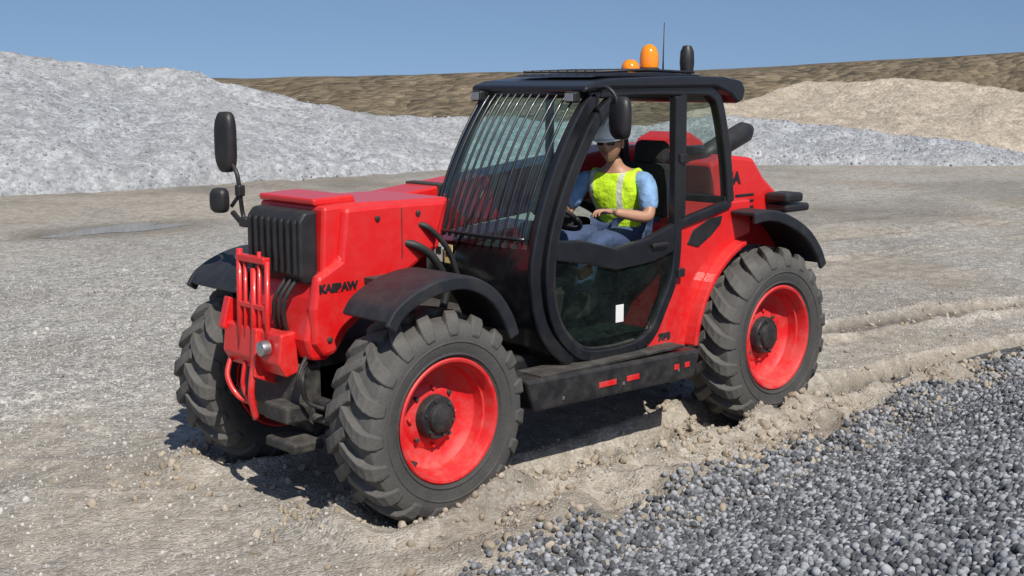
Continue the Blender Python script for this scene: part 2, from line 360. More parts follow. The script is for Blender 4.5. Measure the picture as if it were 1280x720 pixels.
# ------------------------------------------------------------ stones
def stonemat(name,c0,c1,c2):
    m,nt,b=newmat(name);oi=N(nt,'ShaderNodeObjectInfo')
    r=ramp(nt,oi.outputs['Random'],[(0,c0),(.55,c1),(1,c2)]);tc=N(nt,'ShaderNodeTexCoord')
    n=noise(nt,3,4,.6,tc.outputs['Object']);c=mixc(nt,1.,r.outputs[0],ramp(nt,n.outputs[0],[(.3,.75),(.7,1.15)]).outputs[0],'MULTIPLY')
    nt.links.new(c,b.inputs['Base Color']);b.inputs['Roughness'].default_value=.8;b.inputs['Specular IOR Level'].default_value=.3;return m
def rocks(prefix,mat,n=5,flat=.75,cut=(.55,.85),sm=2):
    co=bpy.data.collections.new(prefix)
    for k in range(n):
        bm=bmesh.new();bmesh.ops.create_icosphere(bm,subdivisions=2,radius=1)
        cuts=[(V([random.gauss(0,1) for _ in range(3)]).normalized(),random.uniform(*cut)) for _ in range(7)]
        for v_ in bm.verts:
            for nn,dd in cuts:
                q=v_.co.dot(nn)
                if q>dd: v_.co-=nn*(q-dd)*.85
            v_.co.x*=1.12;v_.co.z*=flat;v_.co*=random.uniform(.96,1.04)
        me=bpy.data.meshes.new(prefix+'_stone');bm.to_mesh(me);bm.free();me.materials.append(mat)
        me.polygons.foreach_set('use_smooth',[k%sm==0]*len(me.polygons))
        o=bpy.data.objects.new(prefix+'_stone',me);co.objects.link(o)
    return co
def scatter(name,pts,scl,coll,parent=None):
    me=bpy.data.meshes.new(name);me.vertices.add(len(pts));me.vertices.foreach_set('co',pts.astype(np.float32).ravel())
    a=me.attributes.new('scl','FLOAT','POINT');a.data.foreach_set('value',scl.astype(np.float32))
    o=bpy.data.objects.new(name,me);COL.objects.link(o)
    if parent: o.parent=parent
    ng=bpy.data.node_groups.new(name+'_gn','GeometryNodeTree')
    ng.interface.new_socket('Geometry',in_out='INPUT',socket_type='NodeSocketGeometry');ng.interface.new_socket('Geometry',in_out='OUTPUT',socket_type='NodeSocketGeometry')
    i=ng.nodes.new('NodeGroupInput');ou=ng.nodes.new('NodeGroupOutput');ip=ng.nodes.new('GeometryNodeInstanceOnPoints')
    ci=ng.nodes.new('GeometryNodeCollectionInfo');ci.inputs[0].default_value=coll;ci.inputs['Separate Children'].default_value=True;ci.inputs['Reset Children'].default_value=True
    rv=ng.nodes.new('FunctionNodeRandomValue');rv.data_type='FLOAT_VECTOR';rv.inputs[0].default_value=(-3.14,-3.14,-3.14);rv.inputs[1].default_value=(3.14,3.14,3.14)
    na=ng.nodes.new('GeometryNodeInputNamedAttribute');na.data_type='FLOAT';na.inputs[0].default_value='scl'
    L=ng.links
    L.new(i.outputs[0],ip.inputs['Points']);L.new(ci.outputs[0],ip.inputs['Instance']);ip.inputs['Pick Instance'].default_value=True
    L.new(rv.outputs[0],ip.inputs['Rotation']);L.new(na.outputs[0],ip.inputs['Scale']);L.new(ip.outputs[0],ou.inputs[0])
    md=o.modifiers.new('gn','NODES');md.node_group=ng;return o
RK1=rocks('dark_stones',stonemat('stone_dark',(.055,.058,.062),(.165,.172,.185),(.40,.41,.43)),6,.92,(.8,1.0),1)
RK2=rocks('pale_stones',stonemat('stone_pale',(.20,.19,.175),(.37,.355,.325),(.56,.54,.50)))
RK3=rocks('grey_stones',stonemat('stone_grey',(.21,.22,.235),(.29,.30,.32),(.38,.39,.40)))
RK4=rocks('soil_clods',stonemat('clod_tan',(.26,.215,.155),(.36,.30,.23),(.45,.39,.31)))
def jit(x0,x1,y0,y1,s):
    X,Y=np.meshgrid(np.arange(x0,x1,s),np.arange(y0,y1,s));X=X.ravel();Y=Y.ravel()
    return X+rng.uniform(-.5,.5,X.size)*s,Y+rng.uniform(-.5,.5,X.size)*s
x,y=jit(-8.5,3.6,1.0,5.0,.0225)
k=(tp(x,y)>-.10+rng.uniform(-.26,.06,x.size)*(.4+1.2*vn(x*1.5,y*1.5,99)));x=x[k];y=y[k]
scl=rng.uniform(.0095,.0195,x.size)*(1+.3*(rng.random(x.size)>.93))
z=np.maximum(HP(x,y),H(x,y))+scl*rng.uniform(.1,1.1,x.size)
scatter('pile_stones',np.stack([x,y,z],-1),scl,RK1,pile)
n=130000
x=rng.uniform(-9,5.2,n);y=rng.uniform(-9,5.0,n)
d=np.hypot(x-C.x,y-C.y);k=(rng.random(n)<np.clip(9/d,0.25,1)**2)
so=soilA(x,y);k&=(rng.random(n)<(1.12-so*.88));k&=~((np.abs(y)<1.0)&(np.abs(x)<1.8)&(rng.random(n)<.5))
x=x[k];y=y[k];scl=.0045+.009*rng.random(x.size)**2.5+.02*(rng.random(x.size)>.997)
z=H(x,y)+scl*.25
scatter('gravel',np.stack([x,y,z],-1),scl,RK2)
n=26000;x=rng.uniform(-8,3,n);y=rng.uniform(-1.5,2.7,n)
_,mm=ruts(x,y);k=rng.random(n)<(np.clip(churn(x,y)+.35*mm+.7*sst(.9,.45,np.hypot((np.abs(x)-1.546)*.7,np.abs(y)-.84))+.06,0,1)*np.clip(vn(x*2,y*2,44)*1.6-.35,0,1))
x=x[k];y=y[k];scl=.006+.028*rng.random(x.size)**4
scatter('soil_clods',np.stack([x,y,H(x,y)+scl*.3],-1),scl,RK4,ground)
x,y=jit(-16,17,20,44,.15);h=h1(x,y);k=(h>-.02)&(rng.random(x.size)<.6);x=x[k];y=y[k];h=h[k]
A=uv2xy(np.stack([x,y,h],-1));scatter('heap_stones',A,.012+.045*rng.random(len(A))**2,RK3,heap)
# ============================================================ TELEHANDLER
TH=empty('telehandler')
R=.6;W=.43;T=1.045;AX=1.546
def wheel(nm,cx,side,k=1.02):
    cy=side*(T-W/2);e=bpy.data.objects.new(nm,None);COL.objects.link(e);e.parent=TH;e.location=(cx,cy,R*k-.03);e.scale=(k,1.,k)
    e.rotation_euler=(0,random.uniform(0,1),0)
    prof=[(-.165,.335),(-.195,.36),(-.212,.42),(-.214,.47),(-.205,.51),(-.185,.54),(-.15,.555),(-.07,.562),(0,.564)]
    prof=prof+[(-a,b_) for a,b_ in prof[-2::-1]]
    lathe(nm+'_tyre',prof,TYRE,e,seg=80)
    for rr,yy in ((.375,.204),(.445,.2145)):
        lathe(nm+'_ring',[(side*yy-.004*side,rr-.008),(side*(yy+.004),rr-.003),(side*(yy+.004),rr+.003),(side*yy-.004*side,rr+.008)],TYRE,e,seg=80)
    v=[];f=[];NL=19
    path=[(-.03,.598,.55,0.,.040),(.05,.604,.55,.10,.044),(.11,.602,.55,.175,.047),(.155,.592,.54,.215,.05),(.188,.568,.52,.24,.052),(.209,.53,.49,.255,.05),(.222,.49,.46,.262,.036)]
    for sd in (1,-1):
        for i in range(NL):
            a0=2*math.pi*(i+(.5 if sd<0 else 0))/NL
            base=len(v)
            for (yy,rt,rb,da,hw) in path:
                a=a0-da
                for (r_,k_,yo) in ((rb,1.25,-.02 if yy>.15 else 0),(rt,.85,0),(rt,-.85,0),(rb,-1.25,-.02 if yy>.15 else 0)):
                    an=a+k_*hw/ .6;v.append((r_*math.cos(an),sd*(yy+yo),r_*math.sin(an)))
            m_=len(path)
            for q in range(m_-1):
                b0=base+4*q
                for j in range(4): f.append((b0+j,b0+(j+1)%4,b0+4+(j+1)%4,b0+4+j))
            f+=[(base,base+1,base+2,base+3),tuple(base+4*(m_-1)+j for j in (3,2,1,0))]
    mk(nm+'_lugs',v,f,TYRE,e,bevel=.007)
    s=side
    lathe(nm+'_rim',[(s*.165,.345),(s*.196,.353),(s*.203,.345),(s*.200,.332),(s*.185,.322),(s*.13,.312),(s*.125,.300),(s*.06,.292),(s*.035,.27),(s*.02,.23),(s*.015,.19),(s*.035,.165),(s*.045,.13),(s*.045,0)],REDW,e,seg=72)
    lathe(nm+'_rim_back',[(-s*.165,.345),(-s*.196,.353),(-s*.2,.34),(-s*.12,.31),(-s*.05,.29),(s*.0,.2),(s*.0,0)],REDW,e,seg=48)
    lathe(nm+'_hub',[(s*.02,.128),(s*.085,.125),(s*.10,.115),(s*.105,.085),(s*.125,.078),(s*.132,.065),(s*.132,0)],BLK,e,seg=40)
    for i in range(8):
        a=2*math.pi*i/8;tube(nm+'_nut',[(.165*math.cos(a),s*.025,.165*math.sin(a)),(.165*math.cos(a),s*.055,.165*math.sin(a))],.012,REDW if i%2 else DARK,e,seg=6)
    for i in range(6):
        a=2*math.pi*i/6;tube(nm+'_bolt',[(.1*math.cos(a),s*.1,.1*math.sin(a)),(.1*math.cos(a),s*.114,.1*math.sin(a))],.009,DARK,e,seg=6)
    box(nm+'_valve',(.30,s*.13,.0),(.03,.05,.012),DARK,e,.003)
wheel('front_wheel_l',AX,1);wheel('front_wheel_r',AX,-1);wheel('rear_wheel_l',-AX-.035,1,1.085);wheel('rear_wheel_r',-AX-.035,-1,1.085)
for ax in (AX,-AX):
    tube('axle',[(ax,-.7,.585),(ax,-.3,.585),(ax,-.12,.585),(ax,.12,.585),(ax,.3,.585),(ax,.7,.585)],[.11,.085,.15,.15,.085,.11],DARK,TH,seg=20)
    lathe('axle_diff',[(-.16,0),(-.15,.1),(-.08,.17),(.08,.17),(.15,.1),(.16,0)],DARK,TH,loc=(ax,0,.585),seg=24)
prism('chassis',[(-2.05,.62),(-1.9,.5),(1.6,.5),(1.95,.62),(1.95,.95),(1.0,1.05),(-2.05,1.05)],-.34,.34,DARK,TH)
box('belly_tank',(.1,.45,.62),(1.5,.42,.28),BLK,TH,.03)
prism('engine_cover',[(-.95,.62),(.75,.62),(.85,.9),(.8,1.28),(-.8,1.4),(-1.0,1.2)],-1.0,-.56,RED,TH,.04)
prism('side_step',[(.93,.70),(.86,.50),(-.66,.47),(-.72,.66)],.72,1.0,BLK,TH,.02)
box('step_tread',(.1,.86,.695),(1.35,.22,.02),DARK,TH,.004)
for x_,l in ((.22,.16),(-.02,.12),(-.46,.05),(-.57,.05)):
    box('step_marker',(x_,1.003,.575),(l,.006,.035),RED,TH,.002)
for i in range(3): box('step_bolt',(.62-.55*i,1.004,.55),(.02,.008,.02),STEEL,TH,.003)
# ---------- front body (boom head and front frame)
prism('front_body',[(1.02,1.765),(1.50,1.77),(1.72,1.775),(1.94,1.765),(1.96,1.40),(2.03,1.25),(2.08,1.02),(2.04,.90),(1.93,.89),(1.84,1.02),(1.68,1.13),(1.45,1.30),(1.25,1.40),(1.10,1.46)],-.24,.415,RED,TH,.022)
prism('front_body_cheek',[(1.06,1.755),(1.5,1.76),(1.82,1.755),(1.86,1.46),(2.02,1.38),(2.055,1.2),(2.045,1.0),(1.98,.915),(1.90,.93),(1.82,1.04),(1.66,1.15),(1.45,1.30),(1.16,1.47)],.38,.455,RED,TH,.028)
prism('boom_nose',[(1.0,1.74),(1.62,1.74),(1.66,1.60),(1.5,1.42),(1.0,1.46)],-.50,-.23,RED,TH,.02)
prism('boom_head',[(1.66,1.77),(1.955,1.765),(1.96,1.805),(1.68,1.815)],-.22,.34,RED,TH,.012)
box('body_seam',(1.42,.448,1.58),(.007,.02,.30),DARK,TH,.002)
prism('front_grille_block',[(1.955,1.745),(2.04,1.735),(2.075,1.69),(2.075,1.38),(2.04,1.33),(1.955,1.33)],-.17,.37,BLK,TH,.015)
for i in range(8):
    yy=-.13+.066*i
    prism('grille_rib',[(2.073,1.70),(2.092,1.68),(2.092,1.39),(2.073,1.37)],yy-.012,yy+.012,BLK,TH,.006)
for i in range(3):
    tube('hydraulic_hose',[(2.05,.30-.05*i,1.36),(2.12,.28-.05*i,1.25),(2.11,.25-.05*i,1.12),(2.05,.22-.05*i,1.0)],.013,RUB,TH,k=5)
for i,yy in enumerate((-.13,-.07,.02,.08,.16)):
    tube('lift_rod',[(2.17,yy,.90),(2.15,yy-.01,1.50-.05*(i%3))],(.019,.012,.021,.012,.016)[i],RED,TH,seg=10)
box('rod_bracket',(2.145,-.01,1.45),(.05,.30,.04),RED,TH,.008);box('rod_bracket',(2.155,.0,1.18),(.04,.28,.03),RED,TH,.006)
prism('front_plate',[(2.07,1.06),(2.17,1.05),(2.19,.88),(2.14,.80),(2.05,.82)],-.30,.30,RED,TH,.012)
prism('plate_ear',[(1.98,1.12),(2.15,1.20),(2.2,1.02),(2.05,.92)],-.33,-.27,RED,TH,.008)
prism('plate_ear',[(2.0,1.06),(2.2,1.06),(2.22,.78),(2.08,.72)],.04,.09,RED,TH,.008)
lathe('front_lamp',[(0,0),(0,.045),(.03,.047),(.05,.042),(.055,.03),(.058,0)],STEEL,TH,axis='x',loc=(2.19,.19,.965),seg=24)
tube('red_pipe',[(2.13,-.27,.88),(2.2,-.24,.74),(2.18,-.16,.62),(2.12,-.06,.58)],.016,RED,TH,k=6)
tube('red_pipe',[(2.19,.05,.88),(2.22,.05,.68),(2.18,.03,.52)],.020,RED,TH,k=5)
tube('red_pipe',[(2.16,-.1,.84),(2.18,-.1,.68),(2.12,-.08,.55)],.013,RED,TH,k=5)
prism('axle_housing',[(1.72,.86),(2.06,.86),(2.10,.60),(2.0,.46),(1.78,.48)],-.30,.34,DARK,TH,.02)
box('tow_bracket',(2.12,.26,.60),(.16,.24,.10),DARK,TH,.015);box('tow_bracket',(2.1,.30,.42),(.2,.30,.06),DARK,TH,.015)
for i in range(3): tube('hydraulic_hose',[(2.06,.38,.92-.03*i),(2.14,.42+.02*i,.82),(2.1,.45,.68),(1.98,.5,.62)],.012,RUB,TH,k=5)
tube('tie_rod',[(1.98,-.7,.55),(1.98,.72,.55)],.025,DARK,TH);tube('steer_cylinder',[(1.99,.1,.66),(1.93,.62,.62)],.035,BLK,TH)
tube('steer_shaft',[(1.97,.3,.65),(1.92,.68,.6)],.018,STEEL,TH)
for (x_,z_) in ((1.95,1.02),(1.60,1.68),(1.30,1.69)):
    lathe('body_bolt',[(0,0.016),(.01,.016),(.013,.010),(.013,0)],DARK,TH,loc=(x_,.456,z_),seg=16)
tube('hose',[(1.40,.42,1.52),(1.33,.48,1.50),(1.22,.50,1.42),(1.12,.50,1.25),(1.15,.50,1.1)],.025,RUB,TH,k=6)
tube('hose',[(1.30,.42,1.62),(1.24,.48,1.60),(1.1,.50,1.45),(1.0,.50,1.2)],.018,RUB,TH,k=6)
def text(s,loc,size,mat,name='lettering',parent=TH,rot=(90,0,180),bold=.006):
    t=bpy.data.curves.new(name,'FONT');t.body=s;t.size=size;t.extrude=.0015;t.offset=bold;t.materials.append(mat)
    o=link(bpy.data.objects.new(name,t),parent);o.location=loc;o.rotation_euler=[math.radians(a) for a in rot];return o
text('KAEBAW',(2.012,.4585,1.29),.064,BLK,bold=.004)
prism('boom',[(-2.0,1.98),(-1.2,1.97),(1.1,1.72),(1.1,1.42),(-1.2,1.62),(-2.0,1.60)],-.50,-.17,RED,TH,.015)
prism('boom_wear_band',[(.55,1.79),(.62,1.785),(.62,1.44),(.55,1.445)],-.51,-.16,DARK,TH,.006)
prism('boom_pivot',[(-2.15,1.2),(-1.75,1.2),(-1.8,2.0),(-1.95,2.06),(-2.12,1.98)],-.56,-.11,RED,TH,.03)
# ---------- fenders
def fender(nm,pts,y0,y1,th=.028):
    strip(nm,pts,th,y0,y1,FEN,TH,.01)
    yo=y1 if y1>0 else y0;a,b_=(yo-.025,yo+.004) if y1>0 else (yo-.004,yo+.025)
    P=[(p[0],p[1]-.028) for p in pts];strip(nm+'_lip',P,.075,a,b_,FEN,TH,.01)
FP=[(1.97,1.19),(1.91,1.27),(1.78,1.34),(1.60,1.385),(1.42,1.38),(1.25,1.30),(1.13,1.16),(1.07,1.03)]
fender('front_fender_l',FP,.62,1.05);fender('front_fender_r',[(p[0],p[1]-.02) for p in FP],-1.05,-.50)
for yy in (.47,-.45): box('fender_bracket',(1.6,yy,1.33),(.2,.22,.04),DARK,TH,.006)
RP=[(-1.22,1.54),(-1.40,1.55),(-1.6,1.51),(-1.85,1.40),(-2.02,1.25),(-2.10,1.12)]
fender('rear_fender_l',RP,.50,1.05);fender('rear_fender_r',RP,-1.05,-.5)
def arc(cx,cz,r,a0,a1,n=10): return [(cx+r*math.cos(math.radians(a0+(a1-a0)*i/n)),cz+r*math.sin(math.radians(a0+(a1-a0)*i/n))) for i in range(n+1)]
wa=arc(-AX,.58,.80,84,3,14)
prism('side_panel',[(-.64,1.50),(-1.2,1.62),(-1.45,1.62)]+[p for p in wa]+[(-.72,.55),(-.34,.60),(-.34,.74),(-.42,.86),(-.56,1.06),(-.63,1.25)],.40,.84,RED,TH,.014)
strip('arch_flange',arc(-AX,.58,.79,72,6,14),.035,.80,.93,RED,TH,.008,k=1)
prism('panel_inset',[(-.74,1.36),(-.80,1.45),(-.98,1.52),(-1.12,1.53),(-1.10,1.47),(-1.0,1.40),(-.86,1.33)],.838,.848,BLK,TH,.003)
text('7035',(-.46,.8425,.73),.06,BLK)
prism('rear_hood',[(-1.22,1.30),(-1.22,1.88),(-1.42,1.93),(-1.72,1.90),(-1.86,1.75),(-2.15,1.55),(-2.2,1.15),(-2.12,.75),(-1.9,.7),(-1.5,1.3)],-.10,.66,RED,TH,.03)
text('E4A',(-1.36,.663,1.72),.12,BLK)
for i in range(5): box('hood_vent',(-1.62,.662,1.45+.045*i),(.22,.01,.018),BLK,TH,.003)
box('counterweight',(-2.15,-.2,.95),(.22,.9,.5),DARK,TH,.04)
tube('exhaust',[(-1.45,.38,1.89),(-1.57,.38,1.94),(-1.70,.38,1.98),(-1.97,.38,2.07),(-2.04,.38,2.09)],[.05,.074,.082,.082,.045],BLK,TH,seg=18)
box('exhaust_mount',(-1.68,.38,1.91),(.2,.08,.1),DARK,TH,.01)
box('air_intake',(-1.5,.30,1.95),(.3,.2,.06),BLK,TH,.02)
box('tail_light_bracket',(-2.04,.72,1.52),(.30,.26,.06),BLK,TH,.02);box('tail_light_bracket',(-1.98,.76,1.60),(.22,.20,.07),BLK,TH,.02)
tube('tail_arm',[(-1.85,.62,1.42),(-1.98,.70,1.5)],.02,BLK,TH);box('tail_lens',(-2.195,.72,1.52),(.02,.18,.045),RED,TH,.005)
# ---------- CAB
Y0,Y1=-.12,.86
PF=[(.22,2.40),(.33,2.29),(.47,2.09),(.59,1.87),(.69,1.62),(.745,1.40),(.755,1.22),(.71,1.0),(.60,.82),(.42,.68)]
PFs=cr(PF,8)
def inset(pts,d):
    out=[];n=len(pts)
    for i in range(n):
        t=np.array(pts[min(i+1,n-1)])-np.array(pts[max(i-1,0)]);t=t/np.linalg.norm(t);out.append((pts[i][0]+t[1]*d,pts[i][1]-t[0]*d))
    return out
PA=inset(PF,.045)
strip('cab_a_pillar_l',PA,.09,Y1-.06,Y1,FRAME,TH,.012)
strip('cab_a_pillar_r',PA,.07,Y0,Y0+.05,FRAME,TH,.012)
DF=[(.06,2.33),(.20,2.22),(.33,2.04),(.45,1.83),(.55,1.60),(.60,1.38),(.605,1.20),(.565,1.02),(.47,.87),(.30,.75),(.05,.72),(-.20,.73)]
strip('door_frame_front',DF,.07,Y1-.045,Y1+.018,FRAME,TH,.010)
strip('door_frame_rear',[(-.20,.73),(-.36,.80),(-.47,.96),(-.57,1.14),(-.605,1.35),(-.60,1.6),(-.595,2.0),(-.59,2.36)],.075,Y1-.045,Y1+.018,FRAME,TH,.010)
strip('door_seal',inset(DF,.045),.018,Y1-.03,Y1+.006,RUB,TH,.004)
prism('door_mid_rail',[(.575,1.50),(.30,1.475),(0,1.40),(-.30,1.44),(-.58,1.52),(-.58,1.33),(-.35,1.28),(0,1.26),(.3,1.33),(.60,1.38)],Y1-.04,Y1+.012,FRAME,TH,.012)
box('door_handle',(-.40,Y1+.03,1.39),(.16,.03,.03),BLK,TH,.01)
for z_ in (1.18,1.95): box('door_hinge',(-.63,Y1+.02,z_),(.07,.03,.06),BLK,TH,.008)
strip('b_pillar',[(-.66,1.55),(-.655,2.0),(-.65,2.38)],.07,Y1-.06,Y1+.004,FRAME,TH,.01)
strip('roof_rail_l',[(.16,2.385),(-.3,2.40),(-1.0,2.39)],.07,Y1-.06,Y1+.006,FRAME,TH,.012)
strip('c_pillar_l',[(-.93,2.39),(-1.02,2.33),(-1.09,2.15),(-1.15,1.9),(-1.19,1.62)],.075,Y1-.06,Y1+.008,FRAME,TH,.012)
strip('cab_sill_l',[(-.62,1.50),(-.9,1.55),(-1.2,1.61)],.06,Y1-.06,Y1+.004,FRAME,TH,.012)
strip('roof_rail_r',[(.16,2.385),(-1.0,2.39)],.07,Y0,Y0+.05,FRAME,TH,.012,k=1)
strip('c_pillar_r',[(-.93,2.39),(-1.09,2.15),(-1.19,1.62),(-1.2,1.0)],.075,Y0,Y0+.05,FRAME,TH,.012)
strip('b_pillar_r',[(-.35,1.0),(-.35,2.38)],.05,Y0,Y0+.05,FRAME,TH,.01,k=1)
box('rear_crossbar',(-1.17,.37,1.62),(.06,.96,.08),FRAME,TH,.01);box('rear_crossbar',(-.99,.37,2.36),(.08,.96,.06),FRAME,TH,.01)
box('screen_header',(.20,.37,2.375),(.10,.98,.05),FRAME,TH,.012)
def sheet(nm,prof,y0,y1,mat,bulge=.05,ny=14,off=0.):
    v=[];f=[];n=len(prof)
    pp=inset(prof,-off)
    for j in range(ny+1):
        u=j/ny*2-1
        for p in pp: v.append((p[0]+bulge*(1-u*u),y0+(y1-y0)*j/ny,p[1]))
    for j in range(ny):
        for i in range(n-1): f.append((j*n+i,j*n+i+1,(j+1)*n+i+1,(j+1)*n+i))
    return mk(nm,v,f,mat,TH,smooth=True)
iz=min(range(len(PFs)),key=lambda i:abs(PFs[i][1]-1.46))
sheet('windscreen',[tuple(p) for p in PFs[2:iz+1]],Y0+.05,Y1-.06,GLASS)
NOSE=paint('nose_gloss_black',(.006,.007,.009),.12,dust=.10,coat=.4)
sheet('cab_nose',[tuple(p) for p in PFs[iz:]],Y0,Y1-.03,NOSE,off=.004)
for j in range(13):
    u=j/12*2-1;yy=(Y0+.06)+(Y1-.14-Y0)*j/12
    pp=inset([tuple(p) for p in PFs[3:iz]],-.03)
    tube('screen_guard_bar',[(p[0]+.05*(1-u*u),yy,p[1]) for p in pp],.0085,FRAME,TH,seg=6)
for q in (4,iz-2):
    pq=inset([tuple(p) for p in PFs],-.03)[q]
    tube('guard_crossbar',[(pq[0]+.05*(1-(j/10*2-1)**2),Y0+.04+(Y1-.1-Y0)*j/10,pq[1]) for j in range(11)],.012,FRAME,TH,seg=8)
box('label',(.792,.045,1.37),(.006,.085,.12),WHT,TH,.002);box('label',(.806,.155,1.37),(.006,.075,.12),YEL,TH,.002)
box('label_print',(.796,.045,1.385),(.005,.05,.045),BLK,TH,.001);box('label_print',(.8105,.155,1.385),(.005,.04,.05),BLK,TH,.001)
tube('wiper',[(.80,.2,1.40),(.74,.3,1.62),(.69,.36,1.78)],.008,BLK,TH)
def pane(nm,pts,yv,mat): return mk(nm,[(p[0],yv,p[1]) for p in pts],[tuple(range(len(pts)))],mat,TH)
low=[(.57,1.36),(.575,1.2),(.53,1.03),(.44,.9),(.28,.79),(.05,.755),(-.20,.765),(-.33,.83),(-.44,.98),(-.54,1.16),(-.57,1.33),(-.3,1.30),(0,1.27),(.3,1.34)]
pane('door_lower_glass',low,Y1-.012,GLASSD)
pane('rear_quarter_glass',[(-.70,1.55),(-.70,2.36),(-.94,2.35),(-1.03,2.2),(-1.1,1.95),(-1.15,1.63)],Y1-.03,GLASSQ)
pane('right_glass',[(.55,1.3),(.6,1.6),(.42,2.0),(.15,2.35),(-.9,2.36),(-1.15,1.62),(-1.15,1.3)],Y0+.02,GLASSQ)
mk('rear_glass',[(-1.17,Y0+.05,1.66),(-1.17,Y1-.06,1.66),(-1.0,Y1-.06,2.34),(-1.0,Y0+.05,2.34)],[(0,1,2,3)],GLASSQ,TH)
box('door_sticker',(-.05,Y1-.006,.97),(.075,.003,.115),WHT,TH,.002)
mk('cab_floor',[(.6,Y0,.82),(.6,Y1-.05,.82),(-.5,Y1-.05,.82),(-1.15,Y1-.05,1.4),(-1.15,Y0,1.4),(-.5,Y0,.82)],[(0,1,2,5),(5,2,3,4)],SEAT,TH)
box('cab_rear_wall',(-1.16,.37,1.45),(.04,.92,.32),SEAT,TH,.01)
box('cab_right_wall',(-.25,Y0+.02,1.05),(1.7,.03,.55),SEAT,TH,.01)
prism('cab_sill',[(.45,.66),(-.30,.66),(-.34,.73),(.50,.75)],.3,Y1-.02,FRAME,TH,.012)
prism('cab_roof',[(.34,2.385),(.335,2.425),(.22,2.455),(0,2.475),(-.6,2.49),(-1.05,2.485),(-1.24,2.46),(-1.29,2.40),(-1.27,2.33),(-1.20,2.30),(-1.12,2.36),(-.95,2.415),(.1,2.41)],Y0-.03,Y1+.035,FRAME,TH,.02)
prism('roof_panel',[(.12,2.48),(.06,2.50),(-.5,2.515),(-.95,2.50),(-1.0,2.485)],.02,.74,FRAME,TH,.012)
for i in range(9):
    tube('roof_guard_bar',[(.05,.06+.08*i,2.515),(-.45,.06+.08*i,2.53),(-.95,.06+.08*i,2.515)],.009,BLK,TH,seg=6)
for yy in (-.06,.80):
    box('work_lamp',(.35,yy,2.36),(.06,.09,.07),BLK,TH,.015);box('work_lamp_lens',(.382,yy,2.36),(.006,.07,.05),STEEL,TH,.003)
tube('lamp_cable',[(.35,-.12,2.36),(.30,-.18,2.34),(.22,-.16,2.41)],.006,RUB,TH,k=4)
lathe('beacon_base',[(0,0),(0,.075),(.04,.075),(.05,.06),(.05,0)],BLK,TH,axis='z',loc=(-.83,.40,2.50),seg=28)
lathe('beacon_lens',[(0,.064),(.05,.068),(.10,.062),(.135,.048),(.155,.025),(.16,0)],AMB,TH,axis='z',loc=(-.83,.40,2.55),seg=28)
lathe('beacon_lens_small',[(0,.06),(.03,.065),(.06,.055),(.085,.03),(.09,0)],AMB,TH,axis='z',loc=(-.68,.36,2.515),seg=24)
tube('antenna',[(-.98,.40,2.48),(-.98,.40,2.62),(-.985,.40,2.86)],[.008,.005,.003],BLK,TH,seg=6)
tube('roof_mirror_stem',[(-1.08,.50,2.46),(-1.10,.50,2.54)],.02,BLK,TH)
lathe('roof_mirror',[(0,.02),(.01,.045),(.08,.052),(.16,.048),(.20,.03),(.205,0)],BLK,TH,axis='z',loc=(-1.12,.50,2.50),seg=20)
def mirror(nm,c,w_,h_,rotz,parent=TH):
    pts=[]
    for i in range(32):
        a=2*math.pi*i/32;ca,sa=math.cos(a),math.sin(a)
        pts.append((w_/2*math.copysign(abs(ca)**.55,ca),h_/2*math.copysign(abs(sa)**.6,sa)))
    v=[];f=[];lay=[(-.03,.55),(-.022,.85),(0,1.),(.03,1.),(.034,.92)]
    for d_,s_ in lay: v+=[(-d_,p[0]*s_,p[1]*s_) for p in pts]
    for l in range(len(lay)-1):
        for i in range(32): f.append((l*32+i,l*32+(i+1)%32,(l+1)*32+(i+1)%32,(l+1)*32+i))
    f+=[tuple(range(32)),tuple(range(4*32,5*32))]
    o=mk(nm,v,f,BLK,parent,smooth=False);o.location=c;o.rotation_euler=(0,0,math.radians(rotz))
    for p in o.data.polygons: p.use_smooth=True
    g=mk(nm+'_glass',[(-.0355,p[0]*.86,p[1]*.86) for p in pts],[tuple(range(32))],STEEL,parent);g.location=c;g.rotation_euler=o.rotation_euler
mirror('cab_mirror',(.20,1.05,2.235),.175,.26,-12)
tube('mirror_arm',[(.20,.86,2.40),(.24,.98,2.42),(.22,1.04,2.36),(.21,1.05,2.25)],.012,BLK,TH,k=4)
mirror('front_mirror',(1.95,-.60,2.09),.145,.37,18);mirror('front_small_mirror',(1.97,-.66,1.73),.12,.155,25)
tube('front_mirror_arm',[(1.90,-.46,1.60),(1.90,-.50,1.66),(1.92,-.49,1.78),(1.93,-.50,1.90),(1.93,-.56,1.96)],.014,BLK,TH,k=4)
tube('front_mirror_arm',[(1.92,-.49,1.78),(1.94,-.56,1.70)],.012,BLK,TH);tube('front_mirror_arm',[(1.90,-.20,1.62),(1.91,-.50,1.60),(1.92,-.58,1.66)],.018,BLK,TH)
box('mirror_clamp',(1.92,-.49,1.80),(.05,.05,.07),BLK,TH,.01);box('mirror_clamp',(1.90,-.45,1.61),(.08,.08,.06),BLK,TH,.01)
def rbox(nm,c,s,mat,rot=None,bv=.04): return box(nm,c,s,mat,TH,bv,rot)
rbox('seat_cushion',(-.50,.40,1.24),(.50,.50,.14),SEAT);rbox('seat_back',(-.80,.40,1.58),(.13,.48,.62),SEAT,(0,-10,0));rbox('seat_base',(-.5,.40,1.02),(.36,.36,.34),DARK,bv=.02)
rbox('seat_headrest',(-.87,.40,1.96),(.09,.28,.17),SEAT,(0,-10,0))
rbox('dashboard',(.42,.37,1.28),(.26,.80,.22),SEAT,(0,15,0));rbox('console',(-.30,.02,1.35),(.6,.14,.30),SEAT,bv=.03)
